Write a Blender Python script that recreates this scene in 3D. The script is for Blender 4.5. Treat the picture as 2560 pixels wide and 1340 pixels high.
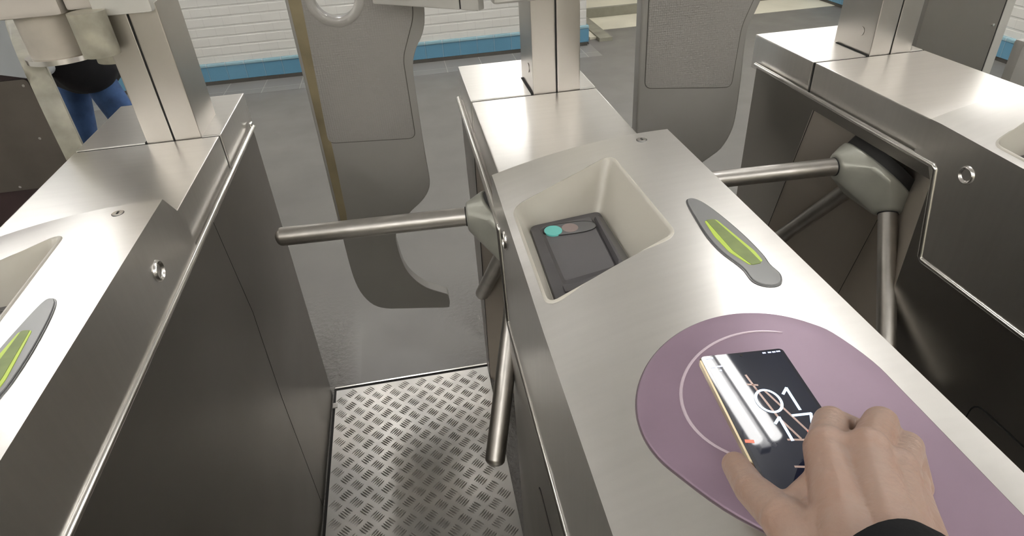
import bpy, bmesh, math, random
from mathutils import Vector, Matrix
random.seed(4)
sc = bpy.context.scene
for o in list(bpy.data.objects): bpy.data.objects.remove(o)
COL = sc.collection

# ------------------------------------------------------------------ camera
cam_d = bpy.data.cameras.new('camera'); cam = bpy.data.objects.new('camera', cam_d); COL.objects.link(cam)
cam_d.sensor_width = 36.0; cam_d.lens = 36.0 * 1585 / 2560; cam_d.clip_start = 0.02
cam.matrix_world = Matrix(((0.9833, 0.1431, -0.1126, 0.0), (-0.1730, 0.5417, -0.8226, 0.0), (-0.0568, 0.8283, 0.5574, 1.55), (0, 0, 0, 1)))
sc.camera = cam
# ------------------------------------------------------------------ exposure, world
vs = sc.view_settings
vs.view_transform = 'Standard'; vs.look = 'None'; vs.gamma = 1.0; vs.use_curve_mapping = False; vs.exposure = 0.62
w = bpy.data.worlds.new('station_air'); sc.world = w; w.use_nodes = True
w.node_tree.nodes['Background'].inputs[0].default_value = (0.9, 0.93, 1.0, 1); w.node_tree.nodes['Background'].inputs[1].default_value = 0.25
CEIL = 2.7
LAMP_ROWS = [(.99, 1.27, 2.0), (-.45, 3.4, 5.0), (2.75, 2.9, 5.0), (.80, 4.7, 5.5), (-1.9, 2.3, 3.3), (-3.6, 3.7, 5.2), (3.0, .8, 2.2), (4.12, 3.6, 4.4), (-.4, -2.2, -.7), (2.2, -2.2, -.7), (-3.2, -2.2, -.7), (-.4, -3.8, -2.6), (-1.9, -1.2, .4), (.99, -2.6, -1.0), (3.3, -1.2, .4), (-1.9, -3.6, -2.2), (2.9, 6.3, 7.9), (-3.9, 1.3, 2.9)]  # rows behind the camera and some over the hall are added fill light
LAMP_POWER = 22.0

# ------------------------------------------------------------------ materials
def mat(name, col, rough=0.5, metal=0.0, noise=0.0, nscale=8.0, bump=0.0, bscale=60.0, stretch=(1, 1, 1), rvar=0.0, emit=None, estr=0.0, trans=0.0, coat=0.0, col2=None, spec=None, sss=0.0):
    m = bpy.data.materials.new(name); m.use_nodes = True; nt = m.node_tree; N = nt.nodes; L = nt.links
    b = N['Principled BSDF']
    b.inputs['Base Color'].default_value = (*col, 1); b.inputs['Roughness'].default_value = rough; b.inputs['Metallic'].default_value = metal
    if coat: b.inputs['Coat Weight'].default_value = coat
    if trans: b.inputs['Transmission Weight'].default_value = trans
    if spec is not None: b.inputs['Specular IOR Level'].default_value = spec
    if sss:
        b.inputs['Subsurface Weight'].default_value = sss; b.inputs['Subsurface Radius'].default_value = (0.01, 0.004, 0.002); b.inputs['Subsurface Scale'].default_value = 0.5
    if emit: b.inputs['Emission Color'].default_value = (*emit, 1); b.inputs['Emission Strength'].default_value = estr
    if noise or bump or rvar:
        tc = N.new('ShaderNodeTexCoord'); mp = N.new('ShaderNodeMapping'); L.new(tc.outputs['Object'], mp.inputs['Vector']); mp.inputs['Scale'].default_value = stretch
    if noise:
        n = N.new('ShaderNodeTexNoise'); n.inputs['Scale'].default_value = nscale; n.inputs['Detail'].default_value = 5; L.new(mp.outputs[0], n.inputs['Vector'])
        mx = N.new('ShaderNodeMix'); mx.data_type = 'RGBA'
        c2 = col2 or tuple(max(0, c * (1 - noise)) for c in col); c1 = col if col2 else tuple(min(1, c * (1 + noise * .6)) for c in col)
        mx.inputs[6].default_value = (*c1, 1); mx.inputs[7].default_value = (*c2, 1)
        r = N.new('ShaderNodeValToRGB'); r.color_ramp.elements[0].position = .35; r.color_ramp.elements[1].position = .68
        L.new(n.outputs['Fac'], r.inputs[0]); L.new(r.outputs[0], mx.inputs[0]); L.new(mx.outputs[2], b.inputs['Base Color'])
    if rvar:
        n2 = N.new('ShaderNodeTexNoise'); n2.inputs['Scale'].default_value = 3.5; n2.inputs['Detail'].default_value = 4; L.new(mp.outputs[0], n2.inputs['Vector'])
        mr = N.new('ShaderNodeMapRange'); mr.inputs[1].default_value = .3; mr.inputs[2].default_value = .7; mr.inputs[3].default_value = rough - rvar; mr.inputs[4].default_value = rough + rvar
        L.new(n2.outputs['Fac'], mr.inputs[0]); L.new(mr.outputs[0], b.inputs['Roughness'])
    if bump:
        n3 = N.new('ShaderNodeTexNoise'); n3.inputs['Scale'].default_value = bscale; n3.inputs['Detail'].default_value = 3; L.new(mp.outputs[0], n3.inputs['Vector'])
        bp = N.new('ShaderNodeBump'); bp.inputs['Strength'].default_value = bump; bp.inputs['Distance'].default_value = 0.002
        L.new(n3.outputs['Fac'], bp.inputs['Height']); L.new(bp.outputs[0], b.inputs['Normal'])
    return m

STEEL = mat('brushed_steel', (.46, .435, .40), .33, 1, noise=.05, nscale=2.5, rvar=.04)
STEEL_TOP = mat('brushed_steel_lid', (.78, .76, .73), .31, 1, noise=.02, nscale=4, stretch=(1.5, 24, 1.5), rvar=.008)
STEEL_SIDE = mat('shaded_side_steel', (.29, .272, .25), .38, 1, noise=.08, nscale=1.6, rvar=.04)  # same steel as the lids, with the shade of the sides in its colour
POCKET = mat('brightened_pocket_steel', (.50, .45, .39), .55, .85, noise=.08, nscale=2)  # side steel again, colour lightened so the recess looks lit
RIM = mat('polished_rim', (.72, .70, .67), .22, 1)
ARM = mat('satin_tube_steel', (.46, .44, .41), .36, 1, noise=.10, nscale=20, rvar=.05)
DIRTYC = mat('stained_cast_metal', (.40, .365, .31), .45, .3, noise=.25, nscale=10)
HUBM = mat('painted_hub_grey', (.36, .36, .31), .38, .35, noise=.08, nscale=14)
CUP = mat('beige_cup_plastic', (.48, .455, .395), .38, 0, coat=.2)
DARKP = mat('dark_reader_plastic', (.085, .08, .085), .3, 0, noise=.15, nscale=20, coat=.3)
BLACK = mat('black_gap', (.012, .011, .01), .7)
TEAL = mat('teal_window', (.12, .42, .38), .35, emit=(.12, .55, .48), estr=.12)
PINK = mat('pinkish_window', (.28, .22, .21), .25)
WINDOW = mat('grey_window', (.13, .13, .135), .15, coat=.5)
LENS = mat('smoky_lens', (.20, .20, .20), .32, 0, coat=.25)
LENSR = mat('lens_rim', (.12, .12, .12), .25, .5)
LCD = mat('green_display', (.16, .20, .07), .5, emit=(.40, .55, .10), estr=.06, noise=.2, nscale=30)
LCDB = mat('green_backlight', (.36, .48, .05), .4, emit=(.50, .65, .06), estr=.13)
PURPLE = mat('purple_pad', (.27, .19, .25), .42, .3, noise=.06, nscale=12)
PURPLE_R = mat('pale_pad_ring', (.62, .52, .58), .3, .3)
PURPLE_E = mat('pad_edge', (.10, .07, .08), .4)
FLAP = mat('grey_flap_plastic', (.27, .258, .24), .42, 0, noise=.10, nscale=2.2, rvar=.06, bump=.05, bscale=40)
FLAPY = mat('yellowed_flap_edge', (.22, .18, .105), .4, 0, noise=.3, nscale=7)
FLAPW = mat('pale_hole_rim', (.38, .365, .34), .25, 0, coat=.4)
HEADM = mat('pale_hinge_metal', (.55, .54, .50), .4, .5, noise=.06, nscale=6)
DIRTYB = mat('dirty_beige_edge', (.36, .345, .28), .5, 0, noise=.35, nscale=14, bump=.2)
MAROON = mat('dark_maroon_board', (.035, .018, .018), .5, noise=.3, nscale=5)
SKIN = mat('skin', (.32, .215, .168), .48, 0, noise=.16, nscale=38, bump=.35, bscale=160, sss=.12, col2=(.31, .19, .14))
SLEEVE = mat('black_sleeve', (.008, .008, .009), .9, bump=.4, bscale=200, spec=.15)
COAT = mat('black_coat', (.010, .010, .012), .9, bump=.3, bscale=60)
JEANS = mat('blue_denim', (.045, .10, .24), .8, noise=.35, nscale=14, bump=.3, bscale=150)
SHOE = mat('dark_shoe', (.02, .018, .018), .5)
HAIR = mat('dark_hair', (.03, .02, .015), .6)
GOLD = mat('bronze_phone_edge', (.36, .30, .20), .25, 1)
GLASS = mat('black_phone_glass', (.010, .010, .014), .03, emit=(.02, .025, .05), estr=.1, spec=.3)
DIGIT = mat('lit_clock_digits', (.4, .5, .65), .3, emit=(.62, .78, 1.0), estr=.95)
ICON = mat('lit_status_marks', (.4, .5, .7), .3, emit=(.55, .6, 1.0), estr=.75)
TOWERM = mat('wallpaper_brown', (.25, .17, .14), .3, emit=(.35, .23, .19), estr=.45)
NIGHTB = mat('wallpaper_blue', (.006, .007, .012), .03, emit=(.05, .07, .17), estr=.06, noise=.5, nscale=30, spec=.3)
REDM = mat('wallpaper_red', (.6, .08, .04), .3, emit=(.85, .12, .06), estr=.7)
CEILM = mat('ceiling_paint', (.80, .79, .77), .8, noise=.04, nscale=1)
WALLP = mat('beige_wall', (.58, .56, .46), .6, noise=.06, nscale=1.2)
STEPM = mat('cream_step', (.66, .63, .52), .5, noise=.08, nscale=3)
STEPD = mat('step_edge', (.26, .25, .20), .6, noise=.2, nscale=6)
COVE = mat('dark_cove_skirting', (.075, .07, .062), .5, noise=.2, nscale=4)
LAMPM = mat('lamp_diffuser', (.9, .9, .88), .4, emit=(1.0, .985, .965), estr=20.0)
LAMPF = mat('lamp_housing', (.7, .7, .7), .4)
SIGN = mat('purple_sign', (.05, .025, .14), .4)

def floor_mat(name, c, c2, rough, speck):
    m = mat(name, c, rough, 0, noise=.1, nscale=2.3, col2=c2, rvar=.07)
    nt = m.node_tree; N = nt.nodes; L = nt.links; b = N['Principled BSDF']
    tc = N.new('ShaderNodeTexCoord')
    v = N.new('ShaderNodeTexNoise'); v.inputs['Scale'].default_value = 55; v.inputs['Detail'].default_value = 4; L.new(tc.outputs['Object'], v.inputs['Vector'])
    # rough worn patches of the coating next to the gates
    n = N.new('ShaderNodeTexNoise'); n.inputs['Scale'].default_value = 3.0; L.new(tc.outputs['Object'], n.inputs['Vector'])
    sx = N.new('ShaderNodeSeparateXYZ'); L.new(tc.outputs['Object'], sx.inputs[0])
    def rng(src, lo, hi, a, b_):
        mr = N.new('ShaderNodeMapRange'); mr.inputs[1].default_value = lo; mr.inputs[2].default_value = hi; mr.inputs[3].default_value = a; mr.inputs[4].default_value = b_; L.new(src, mr.inputs[0]); return mr.outputs[0]
    def mul(a, c_):
        q = N.new('ShaderNodeMath'); q.operation = 'MULTIPLY'; L.new(a, q.inputs[0]); L.new(c_, q.inputs[1]); return q.outputs[0]
    def add(a, c_):
        q = N.new('ShaderNodeMath'); q.operation = 'ADD'; q.use_clamp = True; L.new(a, q.inputs[0]); L.new(c_, q.inputs[1]); return q.outputs[0]
    side = add(rng(sx.outputs[0], -.05, .10, 0, 1), rng(sx.outputs[0], -.42, -.33, 1, 0))
    near = rng(sx.outputs[1], 1.85, 2.35, 1, 0)
    msk = mul(mul(side, near), rng(n.outputs['Fac'], .35, .5, 0, 1))
    bp = N.new('ShaderNodeBump'); bp.inputs['Distance'].default_value = .016
    L.new(mul(msk, v.outputs['Fac']), bp.inputs['Height']); bp.inputs['Strength'].default_value = speck; L.new(bp.outputs[0], b.inputs['Normal'])
    return m
FLOORM = floor_mat('grey_floor_coating', (.168, .16, .15), (.15, .143, .135), .42, 1.0)

def brick_mat(name, c1, c2, mortar, bw, bh, axes, msize=.0025, rough=.2, bumpd=.003, offs=.5, smooth=.6):
    m = bpy.data.materials.new(name); m.use_nodes = True; nt = m.node_tree; N = nt.nodes; L = nt.links; b = N['Principled BSDF']
    tc = N.new('ShaderNodeTexCoord'); s = N.new('ShaderNodeSeparateXYZ'); L.new(tc.outputs['Object'], s.inputs[0])
    c = N.new('ShaderNodeCombineXYZ'); L.new(s.outputs[axes[0]], c.inputs[0]); L.new(s.outputs[axes[1]], c.inputs[1])
    t = N.new('ShaderNodeTexBrick'); t.inputs['Scale'].default_value = 1; t.inputs['Brick Width'].default_value = bw; t.inputs['Row Height'].default_value = bh
    t.inputs['Mortar Size'].default_value = msize; t.inputs['Mortar Smooth'].default_value = .1; t.offset = offs
    t.inputs['Color1'].default_value = (*c1, 1); t.inputs['Color2'].default_value = (*c2, 1); t.inputs['Mortar'].default_value = (*mortar, 1)
    L.new(c.outputs[0], t.inputs['Vector']); L.new(t.outputs['Color'], b.inputs['Base Color'])
    t2 = N.new('ShaderNodeTexBrick'); t2.inputs['Scale'].default_value = 1; t2.inputs['Brick Width'].default_value = bw * (40 if bh < .1 else 1); t2.inputs['Row Height'].default_value = bh
    t2.inputs['Mortar Size'].default_value = msize * 4; t2.inputs['Mortar Smooth'].default_value = smooth; t2.offset = offs; L.new(c.outputs[0], t2.inputs['Vector'])
    bp = N.new('ShaderNodeBump'); bp.invert = True; bp.inputs['Distance'].default_value = bumpd; bp.inputs['Strength'].default_value = .8
    L.new(t2.outputs['Fac'], bp.inputs['Height']); L.new(bp.outputs[0], b.inputs['Normal']); b.inputs['Roughness'].default_value = rough
    return m
TILEW = brick_mat('white_bevelled_tiles', (.60, .592, .555), (.59, .582, .545), (.54, .53, .50), .15, .075, (0, 2))
TILEWY = brick_mat('white_bevelled_tiles_side', (.60, .592, .555), (.59, .582, .545), (.54, .53, .50), .15, .075, (1, 2))
TILEB = brick_mat('blue_tiles', (.10, .245, .36), (.115, .265, .38), (.26, .36, .42), .15, .50, (0, 2), offs=0, msize=.0015)
TILEBY = brick_mat('blue_tiles_side', (.10, .245, .36), (.115, .265, .38), (.26, .36, .42), .15, .50, (1, 2), offs=0, msize=.0015)
TILEBL = brick_mat('pale_blue_cap_tiles', (.24, .40, .46), (.27, .42, .48), (.4, .45, .48), .15, .5, (0, 2), offs=0)
TILEBLY = brick_mat('pale_blue_cap_tiles_side', (.24, .40, .46), (.27, .42, .48), (.4, .45, .48), .15, .5, (1, 2), offs=0)
TILEF = brick_mat('grey_floor_tiles', (.23, .22, .205), (.21, .20, .188), (.40, .38, .35), .30, .60, (0, 1), offs=.0, msize=.003, rough=.35, bumpd=.001)

def plate_mat():
    m = mat('tread_plate_alloy', (.50, .48, .45), .42, .85, noise=.16, nscale=4.5, rvar=.08, bump=.12, bscale=70, col2=(.38, .375, .36))
    return m
PLATE = plate_mat()
def honey_mat():
    m = mat('textured_flap_panel', (.275, .262, .244), .45, 0)
    nt = m.node_tree; N = nt.nodes; L = nt.links
    tc = N.new('ShaderNodeTexCoord'); v = N.new('ShaderNodeTexVoronoi'); v.inputs['Scale'].default_value = 170; v.inputs['Randomness'].default_value = .15
    L.new(tc.outputs['Object'], v.inputs['Vector']); bp = N.new('ShaderNodeBump'); bp.inputs['Distance'].default_value = .002; bp.inputs['Strength'].default_value = 1.0
    L.new(v.outputs['Distance'], bp.inputs['Height']); L.new(bp.outputs[0], N['Principled BSDF'].inputs['Normal'])
    return m
HONEY = honey_mat()

# ------------------------------------------------------------------ mesh helpers
def link(name, me, m, parent=None, loc=None):
    o = bpy.data.objects.new(name, me); COL.objects.link(o)
    if m: me.materials.append(m)
    if parent: o.parent = parent
    if loc: o.location = loc
    return o
def finish(name, bm, m, parent=None, smooth=True, ang=32, loc=None):
    bmesh.ops.recalc_face_normals(bm, faces=bm.faces)
    me = bpy.data.meshes.new(name); bm.to_mesh(me); bm.free()
    if smooth:
        me.polygons.foreach_set('use_smooth', [True] * len(me.polygons)); me.set_sharp_from_angle(angle=math.radians(ang))
    return link(name, me, m, parent, loc)
def box(bm, x0, x1, y0, y1, z0, z1, bev=0.0, seg=2):
    b2 = bmesh.new(); bmesh.ops.create_cube(b2, size=1)
    for v in b2.verts: v.co = Vector(((x0 + x1) / 2 + v.co.x * (x1 - x0), (y0 + y1) / 2 + v.co.y * (y1 - y0), (z0 + z1) / 2 + v.co.z * (z1 - z0)))
    if bev: bmesh.ops.bevel(b2, geom=b2.edges[:], offset=bev, segments=seg, profile=.6, affect='EDGES')
    join(bm, b2)
def join(bm, b2, M=None):
    mp = {}
    for v in b2.verts: mp[v] = bm.verts.new(M @ v.co if M else v.co)
    for f in b2.faces:
        try: bm.faces.new([mp[v] for v in f.verts])
        except ValueError: pass
    b2.free()
def rings(bm, rs, cap0=True, cap1=True, closed=True):
    vs_ = [[bm.verts.new(p) for p in r] for r in rs]
    for a, b in zip(vs_[:-1], vs_[1:]):
        n = len(a)
        for i in range(n if closed else n - 1): bm.faces.new((a[i], a[(i + 1) % n], b[(i + 1) % n], b[i]))
    if cap0: bm.faces.new(vs_[0][::-1])
    if cap1: bm.faces.new(vs_[-1])
def frame(d):
    d = d.normalized(); u = d.cross(Vector((0, 0, 1)))
    if u.length < .01: u = d.cross(Vector((0, 1, 0)))
    u.normalize(); return u, u.cross(d).normalized()
def tube(bm, pts, r, n=16, caps=True, dome=0.0):
    pts = [Vector(p) for p in pts]; rr = r if isinstance(r, (list, tuple)) else [r] * len(pts)
    rs = []; u = None
    for i, p in enumerate(pts):
        d = (pts[min(i + 1, len(pts) - 1)] - pts[max(i - 1, 0)]).normalized()
        if u is None: u, v = frame(d)
        else: u = (u - d * u.dot(d)).normalized(); v = u.cross(d)
        rs.append([p + (u * math.cos(2 * math.pi * k / n) + v * math.sin(2 * math.pi * k / n)) * rr[i] for k in range(n)])
        if i == len(pts) - 1 and dome:
            for t in (20, 40, 60, 75, 86):
                c = math.cos(math.radians(t)); s = math.sin(math.radians(t))
                rs.append([p + d * dome * s + (u * math.cos(2 * math.pi * k / n) + v * math.sin(2 * math.pi * k / n)) * rr[i] * c for k in range(n)])
    rings(bm, rs, caps, caps)
def evaluated(o, name=None):
    dg = bpy.context.evaluated_depsgraph_get(); dg.update()
    me = bpy.data.meshes.new_from_object(o.evaluated_get(dg)); me.name = name or o.name
    return me
def cut(o, cutter, solver='EXACT'):
    md = o.modifiers.new('b', 'BOOLEAN'); md.operation = 'DIFFERENCE'; md.object = cutter; md.solver = solver
    bpy.context.view_layer.update(); me = evaluated(o); o.modifiers.clear(); o.data = me
    bpy.data.objects.remove(cutter); return o
def bevel_mesh(o, wd, seg=2, ang=30):
    md = o.modifiers.new('bv', 'BEVEL'); md.width = wd; md.segments = seg; md.limit_method = 'ANGLE'; md.angle_limit = math.radians(ang); md.harden_normals = False
    bpy.context.view_layer.update(); me = evaluated(o); o.modifiers.clear(); o.data = me
    me.polygons.foreach_set('use_smooth', [True] * len(me.polygons)); me.set_sharp_from_angle(angle=math.radians(40))
def capsule(bm, a, b, ra, rb, n=14):
    a = Vector(a); b = Vector(b); d = b - a; L_ = d.length
    if L_ < 1e-5: d = Vector((0, 0, 1)); L_ = 1e-5
    d.normalize(); u, v = frame(d); rs = []
    for t in (-85, -60, -35, -12): rs.append((a + d * ra * math.sin(math.radians(t)), ra * math.cos(math.radians(t))))
    for k in range(1, 4): rs.append((a + (b - a) * k / 4, ra + (rb - ra) * k / 4))
    for t in (12, 35, 60, 85): rs.append((b + d * rb * math.sin(math.radians(t)), rb * math.cos(math.radians(t))))
    rings(bm, [[c + (u * math.cos(2 * math.pi * k / n) + v * math.sin(2 * math.pi * k / n)) * r for k in range(n)] for c, r in rs])
def organic(name, caps, m, parent, voxel, smooth=6, fac=.5):
    bm = bmesh.new()
    for c in caps: capsule(bm, *c)
    bmesh.ops.recalc_face_normals(bm, faces=bm.faces)
    me = bpy.data.meshes.new(name); bm.to_mesh(me); bm.free(); o = link(name, me, m)
    md = o.modifiers.new('r', 'REMESH'); md.mode = 'VOXEL'; md.voxel_size = voxel
    ms = o.modifiers.new('s', 'SMOOTH'); ms.iterations = smooth; ms.factor = fac
    bpy.context.view_layer.update(); me = evaluated(o); o.modifiers.clear(); o.data = me
    me.polygons.foreach_set('use_smooth', [True] * len(me.polygons))
    if parent: o.parent = parent
    return o
def cat_rom(pts, n=6, closed=True):
    out = []; N_ = len(pts)
    for i in range(N_ if closed else N_ - 1):
        p = [pts[(i + k - 1) % N_] if closed else pts[max(0, min(N_ - 1, i + k - 1))] for k in range(4)]
        for s in range(n):
            t = s / n
            out.append(tuple(.5 * ((2 * p[1][j]) + (-p[0][j] + p[2][j]) * t + (2 * p[0][j] - 5 * p[1][j] + 4 * p[2][j] - p[3][j]) * t * t + (-p[0][j] + 3 * p[1][j] - 3 * p[2][j] + p[3][j]) * t ** 3) for j in range(len(pts[0]))))
    if not closed: out.append(tuple(pts[-1]))
    return out
def rrect(x0, x1, y0, y1, r, n=6):
    out = []
    for cx, cy, a0 in ((x1 - r, y1 - r, 0), (x0 + r, y1 - r, 90), (x0 + r, y0 + r, 180), (x1 - r, y0 + r, 270)):
        for k in range(n + 1):
            a = math.radians(a0 + 90 * k / n); out.append((cx + r * math.cos(a), cy + r * math.sin(a)))
    return out
def quadround(c, r=.02, n=6):
    """rounded polygon from corner list"""
    out = []; N_ = len(c)
    for i in range(N_):
        p = Vector(c[i - 1]); q = Vector(c[i]); s = Vector(c[(i + 1) % N_])
        a = q + (p - q).normalized() * r; b = q + (s - q).normalized() * r
        for k in range(n + 1):
            t = k / n; out.append(tuple(a * (1 - t) ** 2 + q * 2 * t * (1 - t) + b * t * t))
    return out
def inset(poly, d):
    """rough inward offset of a closed polygon (shrinks along vertex normals)"""
    out = []; N_ = len(poly); A = sum(poly[i][0] * poly[(i + 1) % N_][1] - poly[(i + 1) % N_][0] * poly[i][1] for i in range(N_))
    s = 1 if A > 0 else -1
    for i in range(N_):
        a = Vector(poly[i - 1]); b = Vector(poly[(i + 1) % N_]); t = (b - a)
        if t.length < 1e-9: out.append(poly[i]); continue
        t.normalize(); nrm = Vector((-t.y, t.x)) * s; out.append((poly[i][0] + nrm.x * d, poly[i][1] + nrm.y * d))
    return out
def empty(name, loc=(0, 0, 0), rz=0, label=None, cat=None, group=None):
    o = bpy.data.objects.new(name, None); COL.objects.link(o); o.location = loc; o.rotation_euler = (0, 0, rz); o.empty_display_size = .1
    if label: o['label'] = label
    if cat: o['category'] = cat
    if group: o['group'] = group
    return o
def tag(o, label, cat, group=None):
    o['label'] = label; o['category'] = cat
    if group: o['group'] = group
    return o
def struct(name, bm, m, smooth=False):
    o = finish(name, bm, m, None, smooth); o['kind'] = 'structure'; return o
def sbox(name, m, *a, **k):
    bm = bmesh.new(); box(bm, *a, **k); return struct(name, bm, m)

# ------------------------------------------------------------------ setting
sbox('floor', FLOORM, -5, 6, -4, 5.27, -.05, 0)
sbox('trim_1', TILEF, -5, 1.62, 5.27, 5.68, -.05, .001)                     # lighter tiles along the wall
sbox('floor', FLOORM, 1.62, 6, 5.27, 6.10, -.05, -.0005)
sbox('trim_2', COVE, -5, 1.585, 5.625, 5.66, 0, .03)
sbox('wall_back', TILEW, -5, 1.58, 5.65, 5.95, 0, CEIL)
sbox('trim_3', TILEB, -5, 1.60, 5.63, 5.70, .03, .145, bev=.003)
sbox('trim_4', TILEBL, -5, 1.60, 5.622, 5.70, .146, .172, bev=.008)
sbox('wall_right', TILEWY, 4.30, 4.6, -4, 9.5, 0, CEIL)
sbox('trim_5', TILEBY, 4.27, 4.35, -4, 9.5, .03, .145, bev=.003)
sbox('trim_6', TILEBLY, 4.265, 4.35, -4, 9.5, .146, .172, bev=.008)
sbox('baseboard_right', COVE, 4.28, 4.35, -4, 9.5, 0, .03)
sbox('wall_left', TILEWY, -5.2, -5, -4, 5.95, 0, CEIL)
sbox('wall_front', WALLP, -5, 4.6, -4.2, -4, 0, CEIL)
sbox('ceiling', CEILM, -5.2, 6, -4.2, 9.7, CEIL, CEIL + .1)
# way on beyond the opening: cream tread, low step, landing, end wall
sbox('floor', STEPM, 1.85, 4.3, 6.10, 6.60, -.05, .002)
sbox('trim_7', STEPD, 1.80, 4.3, 6.60, 6.66, -.05, .09)
sbox('floor', STEPM, 1.80, 4.3, 6.66, 7.2, -.05, .085)
sbox('trim_8', STEPD, 1.85, 4.3, 7.2, 7.24, -.05, .16)
sbox('floor', STEPM, 1.80, 4.3, 7.24, 9.5, -.05, .155)
sbox('trim_9', STEPM, 1.66, 1.72, 5.80, 7.2, -.05, .02)
sbox('trim_10', STEPD, 1.72, 1.84, 5.70, 6.7, -.05, .03)
sbox('floor', COVE, 1.58, 1.66, 5.72, 9.5, -.10, -.02)
sbox('wall_far', WALLP, 1.58, 4.6, 9.5, 9.7, 0, CEIL)
sbox('wall_passage', WALLP, 1.38, 1.58, 5.95, 9.7, 0, CEIL)
bm = bmesh.new(); box(bm, 1.98, 2.14, 7.24, 7.30, .155, 1.2, bev=.004)
tag(finish('sign_panel', bm, SIGN), 'dark purple upright panel standing on the cream landing beyond the tiled wall', 'sign')

for i, (x, y0, y1) in enumerate(LAMP_ROWS):
    r = empty('ceiling_and_fill_light', (x, (y0 + y1) / 2, CEIL - .25), 0, 'long twin tube light fitting fixed to the station ceiling, in rows partly added as fill light', 'ceiling light', 'tube lights on the ceiling')
    h = (y1 - y0) / 2
    bm = bmesh.new(); box(bm, -.018, .018, -h, h, .030, .065, bev=.004); finish('lamp_housing', bm, LAMPF, r)
    for sy in (-h * .6, h * .6):
        bm = bmesh.new(); tube(bm, [(0, sy, .06), (0, sy, .25)], .006, 8); finish('hanger', bm, LAMPF, r)
    for sx in (-.034, .034):
        bm = bmesh.new(); tube(bm, [(sx, -h + .01, 0), (sx, h - .01, 0)], .019, 16); finish('light_tube', bm, LAMPM, r)

# ------------------------------------------------------------------ tread plate in the passage
tp = empty('tread_plate', (-.15, 1.15, 0), 0, 'worn five-bar alloy tread plate on the floor of the middle passage', 'floor plate')
bm = bmesh.new(); box(bm, -.262, .268, -1.25, .535, -.02, .004)
def bar(bm, cx, cy, ang, L_=.030, wd=.0030, h=.0020):
    c, s = math.cos(ang), math.sin(ang); r0 = []
    for k in range(8):
        t = 2 * math.pi * k / 8; x = L_ / 2 * math.cos(t); y = wd * math.sin(t) ; r0.append(bm.verts.new((cx + x * c - y * s, cy + x * s + y * c, .0038)))
    a = bm.verts.new((cx - L_ * .28 * c, cy - L_ * .28 * s, .004 + h)); b = bm.verts.new((cx + L_ * .28 * c, cy + L_ * .28 * s, .004 + h))
    for k in range(8):
        p, q = r0[k], r0[(k + 1) % 8]; top = b if (k in (0, 1, 6, 7)) else a
        bm.faces.new((p, q, top))
    bm.faces.new((r0[2], a, b)); bm.faces.new((r0[6], b, a))
P_ = .060
for i in range(-5, 6):
    for j in range(-22, 10):
        for o_, ang in ((0, math.radians(45)), (1, math.radians(-45))):
            cx = (i + .5 * o_) * P_; cy = (j + .5 * o_) * P_
            if abs(cx) > .245 or cy > .515: continue
            for k in range(-2, 3):
                px = cx - math.sin(ang) * k * .0072; py = cy + math.cos(ang) * k * .0072
                bar(bm, px, py, ang)
finish('plate', bm, PLATE, tp, ang=50)
bm = bmesh.new(); box(bm, -.2705, -.262, -1.25, .548, -.02, .0025); box(bm, -.2705, .268, .535, .548, -.02, .0022); finish('gap_seal', bm, BLACK, tp)
bm = bmesh.new(); box(bm, -.268, .268, .545, .552, -.02, .006, bev=.001); finish('edge_strip', bm, RIM, tp)
bm = bmesh.new(); box(bm, -.2705, -.255, .452, .475, .0, .007, bev=.001); finish('spacer_tab', bm, mat('white_tab', (.55, .53, .5), .5), tp)

# ------------------------------------------------------------------ the ticket gates
def ztop(x, y):
    k = .046 + .016 * max(0, min(1, (1.0 - y) / .4)); t = max(0, (.318 - x) / .32)
    return 1.1035 - k * t * t
PITCH = .865
MY0 = -.15           # user end of the gates
PAD = None
def pad_outline():
    pts = []
    cx, cy, r = .171, .400, .118
    for a in range(26, 215, 12): pts.append((cx + r * math.cos(math.radians(a)) * (1.0 if a > 90 else .99), cy + r * math.sin(math.radians(a))))
    pts += [(.088, .300), (.118, .255), (.150, .20), (.175, .12), (.205, .03), (.25, -.01), (.285, .03), (.2885, .12), (.2885, .25), (.2885, .36), (.2872, .405)]
    return cat_rom(pts, 4)
def lens_outline():
    c = [(.254, .772), (.264, .760), (.272, .72), (.278, .66), (.279, .61), (.2765, .585), (.2775, .562), (.268, .546), (.254, .548), (.245, .562), (.2455, .590), (.238, .63), (.2365, .67), (.241, .72), (.247, .762)]
    return cat_rom(c, 5)
REC_O = [(.011, .895), (.195, .962), (.202, .693), (.012, .640)]       # cup rim corners
REC_I = [(.035, .905), (.166, .925), (.168, .700), (.030, .655)]

def surf_disc(bm, outline, z0, z1, ns=5, bev=.0015):
    """patch that follows the housing top: outline lofted to its centroid"""
    cx = sum(p[0] for p in outline) / len(outline); cy = sum(p[1] for p in outline) / len(outline)
    def R_(k, dz): return [Vector((cx + (p[0] - cx) * k, cy + (p[1] - cy) * k, ztop(cx + (p[0] - cx) * k, cy + (p[1] - cy) * k) + dz)) for p in outline]
    rs = [R_(1, z0), R_(1, z1 - bev), R_(.99, z1)] + [R_(k, z1) for k in (.9, .75, .6, .45, .3, .15, .03)]
    rings(bm, rs, True, True)

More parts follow.
